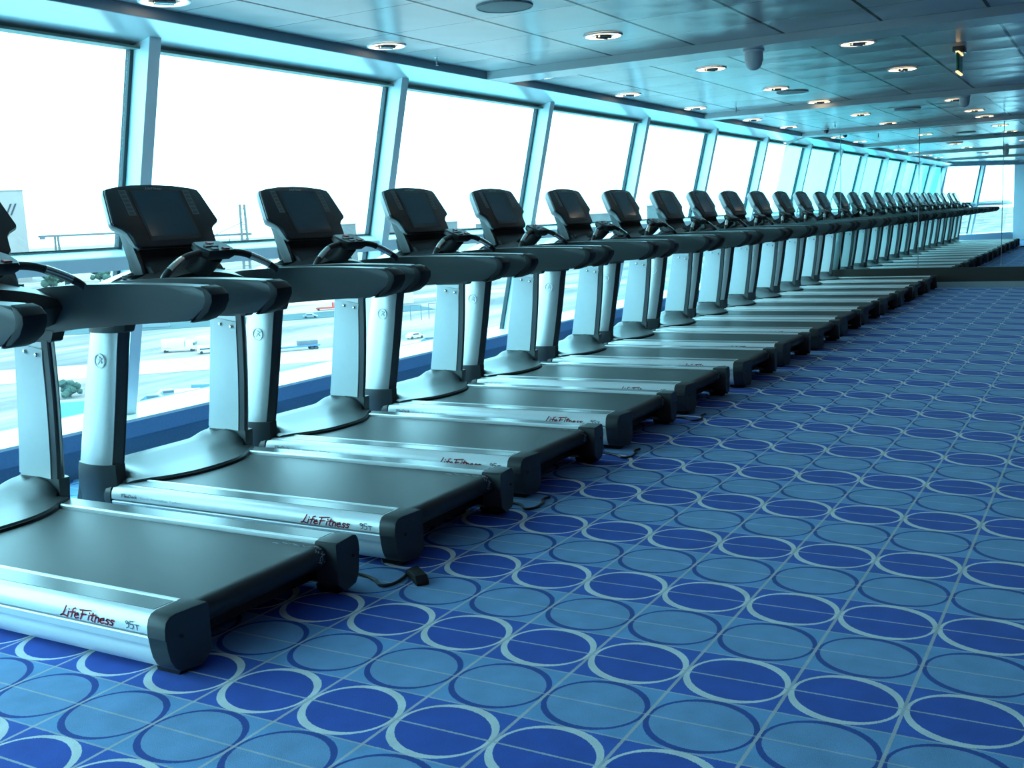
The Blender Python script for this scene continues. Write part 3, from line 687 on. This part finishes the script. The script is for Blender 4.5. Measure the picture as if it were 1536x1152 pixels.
    def Q(x, y, z):
        x *= 1.2; y *= 1.1; z *= 1.25
        return (-1.50 + x*math.cos(tl) + z*math.sin(tl), y, 1.440 - x*math.sin(tl) + z*math.cos(tl))
    bm = bmesh.new(); r = []
    for z, k in ((-.038, .8), (-.02, 1), (.0, 1), (.008, .93)): r.append([Q(x*k, y*k, z) for x, y in ((-.055, -.085), (-.03, -.10), (.03, -.10), (.055, -.085), (.055, .085), (.03, .10), (-.03, .10), (-.055, .085))])
    loft(bm, r); link_mesh('keypad_housing', bm, M_dark, kp)
    for (x, y, nm, m_) in ((-.030, .0, 'stop_button', M_red), (.03, .045, 'speed_button', M_red), (.0, -.045, 'button', M_keys), (.0, .0, 'button', M_keys), (.032, -.03, 'button', M_keys)):
        bm = bmesh.new(); r = [[Q(x+dx, y+dy, z) for dx, dy in ((-.009, -.018), (.009, -.018), (.009, .018), (-.009, .018))] for z in (.008, .012)]; loft(bm, r); link_mesh(nm, bm, m_, kp, smooth=False)
    bm = bmesh.new(); tube(bm, spline([(-1.52, 0, 1.40), (-1.58, 0, 1.34), (-1.68, 0, 1.30)], 4), [.06, .058, .056, .054, .052, .05, .05, .05, .05], 14); link_mesh('keypad_stem', bm, M_black, kp)
    return R

TM = make_treadmill()
OFF_Y = [0, .0083, -.0429, -.0172, -.0211, .0022, .0032, .0114, .0023, 0, .0015, .0022, .0012, .0026]
OFF_X = [0, .035, -.0073, -.0107, -.0222, .0168, .0126, .0278, .0087, -.0022, .0054, .0099, .0027, .0104]
ORD = ['', 'second', 'third', 'fourth', 'fifth', 'sixth', 'seventh', 'eighth', 'ninth', 'tenth', 'eleventh', 'twelfth', 'thirteenth']
for i in range(14):
    o = TM if i == 0 else copy_tree(TM)
    o.location = (-1.19 + OFF_X[i], .43 + 1.2721*i + OFF_Y[i], 0)
    if i == 0: l = 'treadmill nearest the camera, its console cut off by the left edge of the picture'
    elif i == 1: l = 'treadmill second from the camera, the nearest one with its whole console in view'
    elif i == 13: l = 'grey and black treadmill farthest along the row, right beside the end mirror'
    else: l = 'grey and black treadmill, %s from the camera in the row along the windows' % ORD[i]
    tag(o, l, 'treadmill', 'treadmills in a row along the windows')

# power cables on the carpet between machines
def cable(pts, label, r=.007):
    bm = bmesh.new(); tube(bm, spline(pts, 6), r, 8); o = link_mesh('power_cable', bm, M_cable)
    tag(o, label, 'cable', 'power cables on the carpet'); return o
labs = ['black power cable looping on the carpet between the first and second treadmills', 'black power cable on the carpet between the second and third treadmills', 'black power cable on the carpet between the third and fourth treadmills', 'black power cable on the carpet between the fourth and fifth treadmills']
for i in range(4):
    y = .43 + 1.2721*i
    sgn = 1 if i % 2 == 0 else -1
    cable([(-1.75, y+.635, .0085), (-1.52, y+.630, .0085), (-1.30, y+.625, .0085), (-1.19, y+.60-.01*sgn, .0085), (-1.12, y+.54, .0085), (-1.08, y+.58, .0085), (-1.09, y+.68, .0085), (-1.12, y+.74, .0085), (-1.11, y+.80, .0085)], labs[i])
bm = bmesh.new(); prism(bm, [(-.075, 0), (.075, 0), (.082, .012), (.055, .040), (-.055, .040), (-.082, .012)], 'x', -.028, .028, .006)
o = link_mesh('cable_connector', bm, M_black, loc=(-1.02, 1.10, .001)); o.rotation_euler.z = .9; tag(o, 'black plug connector lying on the carpet between the first and second treadmills', 'connector')

# ------------------------------------------------------------------ outside: the port seen from a high deck
GZ = -26.0
def ground_material():
    m = bpy.data.materials.new('pale_port_ground'); m.use_nodes = True; t = m.node_tree; b = t.nodes['Principled BSDF']
    tc = t.nodes.new('ShaderNodeTexCoord'); mp = t.nodes.new('ShaderNodeMapping'); mp.inputs['Rotation'].default_value = (0, 0, .55); mp.inputs['Scale'].default_value = (.05, .008, 1)
    n = t.nodes.new('ShaderNodeTexNoise'); n.inputs['Scale'].default_value = 1; n.inputs['Detail'].default_value = 6; n.inputs['Roughness'].default_value = .6
    r = t.nodes.new('ShaderNodeValToRGB'); r.color_ramp.elements[0].position = .36; r.color_ramp.elements[0].color = (.10, .085, .085, 1); r.color_ramp.elements[1].position = .60; r.color_ramp.elements[1].color = (.32, .20, .18, 1)
    e = r.color_ramp.elements.new(.47); e.color = (.16, .12, .115, 1)
    t.links.new(tc.outputs['Object'], mp.inputs[0]); t.links.new(mp.outputs[0], n.inputs['Vector']); t.links.new(n.outputs['Fac'], r.inputs[0]); t.links.new(r.outputs[0], b.inputs['Base Color'])
    b.inputs['Roughness'].default_value = .9; b.inputs['Specular IOR Level'].default_value = .1
    return m
bm = bmesh.new(); vs = [bm.verts.new(p) for p in ((-7000, -4000, GZ), (-40, -4000, GZ), (-40, 8000, GZ), (-7000, 8000, GZ))]; bm.faces.new(vs)
tag(link_mesh('port_ground', bm, ground_material(), smooth=False), kind='structure')
M_road = mat('pale_concrete_road', (.36, .24, .21), .9, 0, .1, .04, .2)
M_hedge = mat('dark_scrub_belt', (.045, .07, .075), .9, 0, .1, .3, .15)
M_leaf = mat('tree_leaves', (.05, .075, .06), .9, 0, .1, .35, .8)
M_bldg = mat('pale_building_wall', (.26, .20, .19), .8, 0, .2, .05, .1)
M_bldg2 = mat('white_building_wall', (.5, .4, .38), .8, 0, .2, .05, .1)
M_far = mat('painted_distance_haze', (.125, .112, .112), .8, 0, .2, .1, .05)  # distance haze put into the base colour of far buildings and cranes
M_steel = mat('blue_grey_steel', (.10, .10, .12), .6, .2, .4, .1, .5)
M_vwhite = mat('white_vehicle_paint', (.55, .48, .45), .3, 0, .5, .03, .5)
M_vblue = mat('blue_vehicle_paint', (.05, .12, .25), .35, 0, .5, .05, .5)
M_vgrey = mat('grey_vehicle_paint', (.18, .20, .22), .35, 0, .5, .05, .5)
M_vred = mat('red_vehicle_paint', (.5, .05, .04), .4, 0, .5, .05, .5)
M_tyre = mat('tyre_rubber', (.03, .03, .03), .8, 0, .2, .05, 5)
M_win = mat('vehicle_glass', (.05, .07, .09), .1, 0, .5, .02, 5)
M_mark = mat('dark_blue_sign_stripe', (.03, .03, .04), .6, 0, .3, .05, .1)
def strip(pts, w, name, m, label, cat):
    bm = bmesh.new(); P = [Vector((*p, 0)) for p in pts]; prev = None
    for i, p in enumerate(P):
        d = (P[min(i+1, len(P)-1)]-P[max(i-1, 0)]).normalized(); n = Vector((-d.y, d.x, 0))*w/2
        a = [bm.verts.new((*(p+n).xy, GZ+.02)), bm.verts.new((*(p-n).xy, GZ+.02)), bm.verts.new((*(p-n).xy, GZ+.10)), bm.verts.new((*(p+n).xy, GZ+.10))]
        if prev:
            for k in range(4): bm.faces.new((prev[k], prev[(k+1)%4], a[(k+1)%4], a[k]))
        prev = a
    return tag(link_mesh(name, bm, m, smooth=False), kind='structure')
strip([(-260, 90), (-200, 140), (-150, 185), (-95, 260), (-60, 340)], 26, 'access_road', M_road, '', '')
strip([(-420, 210), (-330, 270), (-240, 345), (-160, 440)], 22, 'access_road', M_road, '', '')
strip([(-150, 60), (-120, 100), (-95, 150), (-70, 220)], 9, 'access_road', M_road, '', '')
def car(x, y, rz, m, label, L=4.6, Wd=1.9, H=1.5, van=False, truck=False):
    root = empty('truck' if truck else ('van' if van else 'car'), (x, y, GZ), rz)
    bm = bmesh.new()
    if truck: poly = [(-L/2, .5), (L/2, .5), (L/2, 1.4), (L/2-.3, 2.6), (L/2-2.2, 2.7), (L/2-2.3, 1.1), (-L/2, 1.0)]
    elif van: poly = [(-L/2, .35), (L/2, .35), (L/2, .9), (L/2-.6, 1.2), (L/2-1.3, H+.4), (-L/2, H+.5)]
    else: poly = [(-L/2, .35), (L/2, .35), (L/2, .75), (L/2-1.0, .95), (L/2-1.6, H), (-L/2+1.0, H), (-L/2+.3, .95), (-L/2, .9)]
    prism(bm, poly, 'y', -Wd/2, Wd/2, .06); link_mesh('body', bm, m, root)
    bm = bmesh.new()
    for sx in (-L/2+.85, L/2-.85):
        for sy in (-Wd/2-.02, Wd/2-.2): disc(bm, (sx, sy, .36), .36, .22, 14, 'y')
    link_mesh('wheel', bm, M_tyre, root)
    bm = bmesh.new()
    if truck: box(bm, L/2-.42, L/2-.02, -Wd/2-.02, Wd/2+.02, 1.5, 2.2)
    else: box(bm, -L/2+(.5 if van else 1.1), L/2-(1.5 if van else 1.65), -Wd/2-.01, Wd/2+.01, .98, H-.12)
    link_mesh('window', bm, M_win, root)
    if truck:
        bm = bmesh.new(); box(bm, -L/2, L/2-2.5, -Wd/2, Wd/2, 1.1, 3.2, .05); link_mesh('cargo_box', bm, M_vwhite, root)
    tag(root, label, 'truck' if truck else ('van' if van else 'car'), 'vehicles on the ground outside'); return root
car(-197, 181, .6, M_vwhite, 'white truck, left one of the vehicle group seen below the second treadmill handrails', 8, 2.5, truck=True)
car(-193, 187.5, .7, M_vred, 'red truck in the vehicle group seen below the second treadmill handrails', 7, 2.5, truck=True)
car(-196, 194, .6, M_vgrey, 'dark car in the vehicle group seen below the second treadmill handrails')
car(-186, 180, .9, M_vwhite, 'white van in front of the vehicle group below the second treadmill handrails', van=True, L=5.5)
car(-165, 118, .8, M_vgrey, 'small dark car alone on the pale ground left of the first treadmill post')
car(-139.5, 121.5, .7, M_vblue, 'blue car, left end of the parked group just above the white sill')
car(-141.5, 126.5, 1.0, M_vgrey, 'grey car in the middle of the parked group just above the white sill')
car(-135, 125.5, .7, M_vwhite, 'white van in the parked group just above the white sill', van=True, L=5.5)
car(-137.5, 131.5, .7, M_vblue, 'blue van, right end of the parked group just above the white sill', van=True, L=5.2)
car(-240, 290, .8, M_vred, 'red and white truck far off beside the third treadmill console', 8, 2.5, truck=True)
car(-224, 262, .6, M_vgrey, 'grey car on the road behind the third treadmill post')
car(-140, 206, .6, M_vblue, 'blue car seen between the fourth treadmill posts just above the sill')
car(-150, 214, 1.2, M_vwhite, 'white car seen between the fourth treadmill posts')
# flat trailer
root = empty('flatbed_trailer', (-166, 186.5, GZ), .95); tag(root, 'long dark blue flatbed trailer parked on the ground between the second and third treadmills', 'trailer')
bm = bmesh.new(); box(bm, -6.5, 6.5, -1.3, 1.3, .9, 1.3, .03); link_mesh('bed', bm, M_vblue, root)
bm = bmesh.new(); box(bm, 1.5, 6.0, -1.2, 1.2, 1.31, 2.3, .05); link_mesh('load', bm, M_steel, root)
bm = bmesh.new()
for x in (-5.5, -4.4, 4.6, 5.6):
    for y in (-1.3, 1.05): disc(bm, (x, y, .45), .45, .25, 14, 'y')
link_mesh('wheel', bm, M_tyre, root)
def container(x, y, rz, m, label, L=6.0, H=2.6):
    root = empty('shipping_container', (x, y, GZ), rz); bm = bmesh.new(); box(bm, -L/2, L/2, -1.2, 1.2, 0, H, .04); link_mesh('body', bm, m, root)
    bm = bmesh.new()
    for k in range(int(L/.5)): box(bm, -L/2+.2+k*.5, -L/2+.4+k*.5, -1.24, -1.2, .15, H-.15)
    link_mesh('rib', bm, m, root); tag(root, label, 'container')
container(-141.5, 105, .7, mat('cyan_container_paint', (.10, .45, .50), .5, 0, .4, .05, .5), 'cyan container on the ground seen behind the first treadmill post', 7, 3)
container(-225, 316, .9, M_vwhite, 'white container standing beside the road by the third and fourth treadmills', 6, 5)
container(-262, 232, .55, M_vgrey, 'dark grey container in the scrub belt beyond the parked trucks', 9, 3)
# goal-like steel frames
for k, (x, y) in enumerate(((-180.5, 256), (-178, 262))):
    bm = bmesh.new(); tube(bm, [(0, 0, 0), (0, 0, 4.5)], .12, 6); tube(bm, [(3.2, 0, 0), (3.2, 0, 4.5)], .12, 6); tube(bm, [(-.1, 0, 4.5), (3.3, 0, 4.5)], .12, 6)
    o = link_mesh('steel_frame', bm, M_steel, loc=(x, y, GZ)); o.rotation_euler.z = .8; tag(o, ('left' if k == 0 else 'right') + ' one of two small steel frames standing on the pale ground outside', 'frame')
# scrub belt and trees
def tree(x, y, h, r, label, seed):
    random.seed(seed); root = empty('tree', (x, y, GZ))
    bm = bmesh.new(); tube(bm, [(0, 0, 0), (0, 0, h*.5)], [.35, .22], 7); link_mesh('trunk', bm, M_hedge, root)
    bm = bmesh.new()
    for k in range(22):
        an = random.uniform(0, 6.28); q = random.uniform(0, .75)*r; zz = random.uniform(.28, 1.0)
        c = Vector((q*math.cos(an)*(1.25-zz*.6), q*math.sin(an)*(1.25-zz*.6), h*zz))
        bmesh.ops.create_icosphere(bm, subdivisions=2, radius=r*random.uniform(.18, .34), matrix=Matrix.Translation(c))
    for v in bm.verts: v.co += Vector((random.uniform(-1, 1), random.uniform(-1, 1), random.uniform(-1, 1)))*r*.045
    link_mesh('crown', bm, M_leaf, root); tag(root, label, 'tree', 'trees beyond the port ground')
tp = [(-556, 418), (-572, 440), (-552, 450), (-546, 472), (-526, 462), (-518, 488), (-590, 415)]
wd = ['at the left end of the tree group', 'second from the left in the tree group', 'in front of the white warehouse', 'right of the white warehouse', 'towards the right of the tree group', 'at the right end of the tree group', 'farthest left behind the first treadmill grip bar']
for k, (x, y) in enumerate(tp): tree(x, y, 11+k % 3*2, 8, 'round green tree ' + wd[k] + ' under the window rail', 10+k)
tree(-162, 122, 2.6, 2.4, 'small bush standing on the pale ground behind the first treadmill posts', 31)
strip([(-330, 175), (-285, 215), (-250, 245), (-205, 300)], 26, 'scrub_belt', M_hedge, '', '')
def block(name, x, y, rz, dx, dy, z1, m, label, cat='building'):
    root = empty(name, (x, y, GZ), rz); bm = bmesh.new(); box(bm, -dx/2, dx/2, -dy/2, dy/2, 0, z1-GZ, .2); link_mesh('wall', bm, m, root)
    bm = bmesh.new(); box(bm, -dx/2-.4, dx/2+.4, -dy/2-.4, dy/2+.4, z1-GZ, z1-GZ+.8); link_mesh('roof', bm, M_bldg, root)
    tag(root, label, cat); return root
block('warehouse', -640, 520, .7, 34, 30, -14, M_bldg2, 'white warehouse block behind the trees under the window rail')
tw = block('tower_building', -739, 509, -.61, 22, 48, 42, M_bldg, 'tall pale tower block with a dark double-slash mark at the left edge')
# double slash mark on the face towards the ship (local +x ... built on the +x end face)
bm = bmesh.new()
def TP(u, v, t): return (11.0+.05+t, 10.5+u, 50+v)
for u0 in (0, 3.2):
    q = [(u0, 0), (u0+1.3, 0), (u0+5.2, 8.5), (u0+3.9, 8.5)]
    A = [bm.verts.new(TP(u, v, 0)) for u, v in q]; B = [bm.verts.new(TP(u, v, .2)) for u, v in q]; bm.faces.new(A); bm.faces.new(B)
    for i in range(4): bm.faces.new((A[i], A[(i+1)%4], B[(i+1)%4], B[i]))
link_mesh('slash_mark', bm, M_mark, tw, smooth=False)
fb = [(-600, 560, 40, 16, 8), (-560, 700, 26, 14, 10), (-528, 738, 20, 14, 14), (-500, 762, 26, 14, 8), (-668, 640, 30, 16, -2), (-745, 600, 50, 20, -4), (-465, 812, 50, 18, 5), (-400, 850, 40, 20, 9), (-345, 880, 22, 20, 14)]
fw = ['beside the crane tower', 'behind the third console, left one', 'behind the third console, the taller one', 'behind the third console, right one', 'low in the haze left of the crane', 'low in the haze below the gantry boom', 'between the third and fourth consoles', 'behind the fourth console', 'right of the fourth console']
for k, (x, y, dx, dy, z) in enumerate(fb): block('distant_building', x, y, .8, dx, dy, z-4, M_far, 'hazy blue distant building ' + fw[k])
# tall crane
root = empty('tower_crane', (-618, 650, GZ), .8); tag(root, 'tall hazy tower crane on the horizon between the second and third consoles', 'crane')
bm = bmesh.new()
for a in (-2.5, 2.5):
    for b in (-2.5, 2.5): tube(bm, [(a, b, 0), (a*.7, b*.7, 52)], 1.0, 6)
for k in range(12): box(bm, -2.4, 2.4, -2.4, 2.4, 2+k*4.2, 2.6+k*4.2)
link_mesh('mast', bm, M_far, root)
bm = bmesh.new(); box(bm, -24, 6, -1, 1, 27, 29); tube(bm, [(-22, 0, 29), (0, 0, 38)], .4, 6); tube(bm, [(-12, 0, 29), (-12, 0, 18)], .3, 6); link_mesh('jib', bm, M_far, root)
root = empty('gantry_crane', (-713, 545, GZ), .93); tag(root, 'hazy gantry crane with a long level boom above the left window rail', 'crane')
bm = bmesh.new(); tube(bm, [(-2, 0, 0), (-1, 0, 34)], 1.0, 6); tube(bm, [(2, 0, 0), (1, 0, 34)], 1.0, 6); link_mesh('tower', bm, M_far, root)
bm = bmesh.new(); box(bm, -13, 44, -1, 1, 32.5, 34.2); link_mesh('boom', bm, M_far, root)
bm = bmesh.new(); box(bm, -12, -8, -1.5, 1.5, 31, 34); link_mesh('cab', bm, M_steel, root)
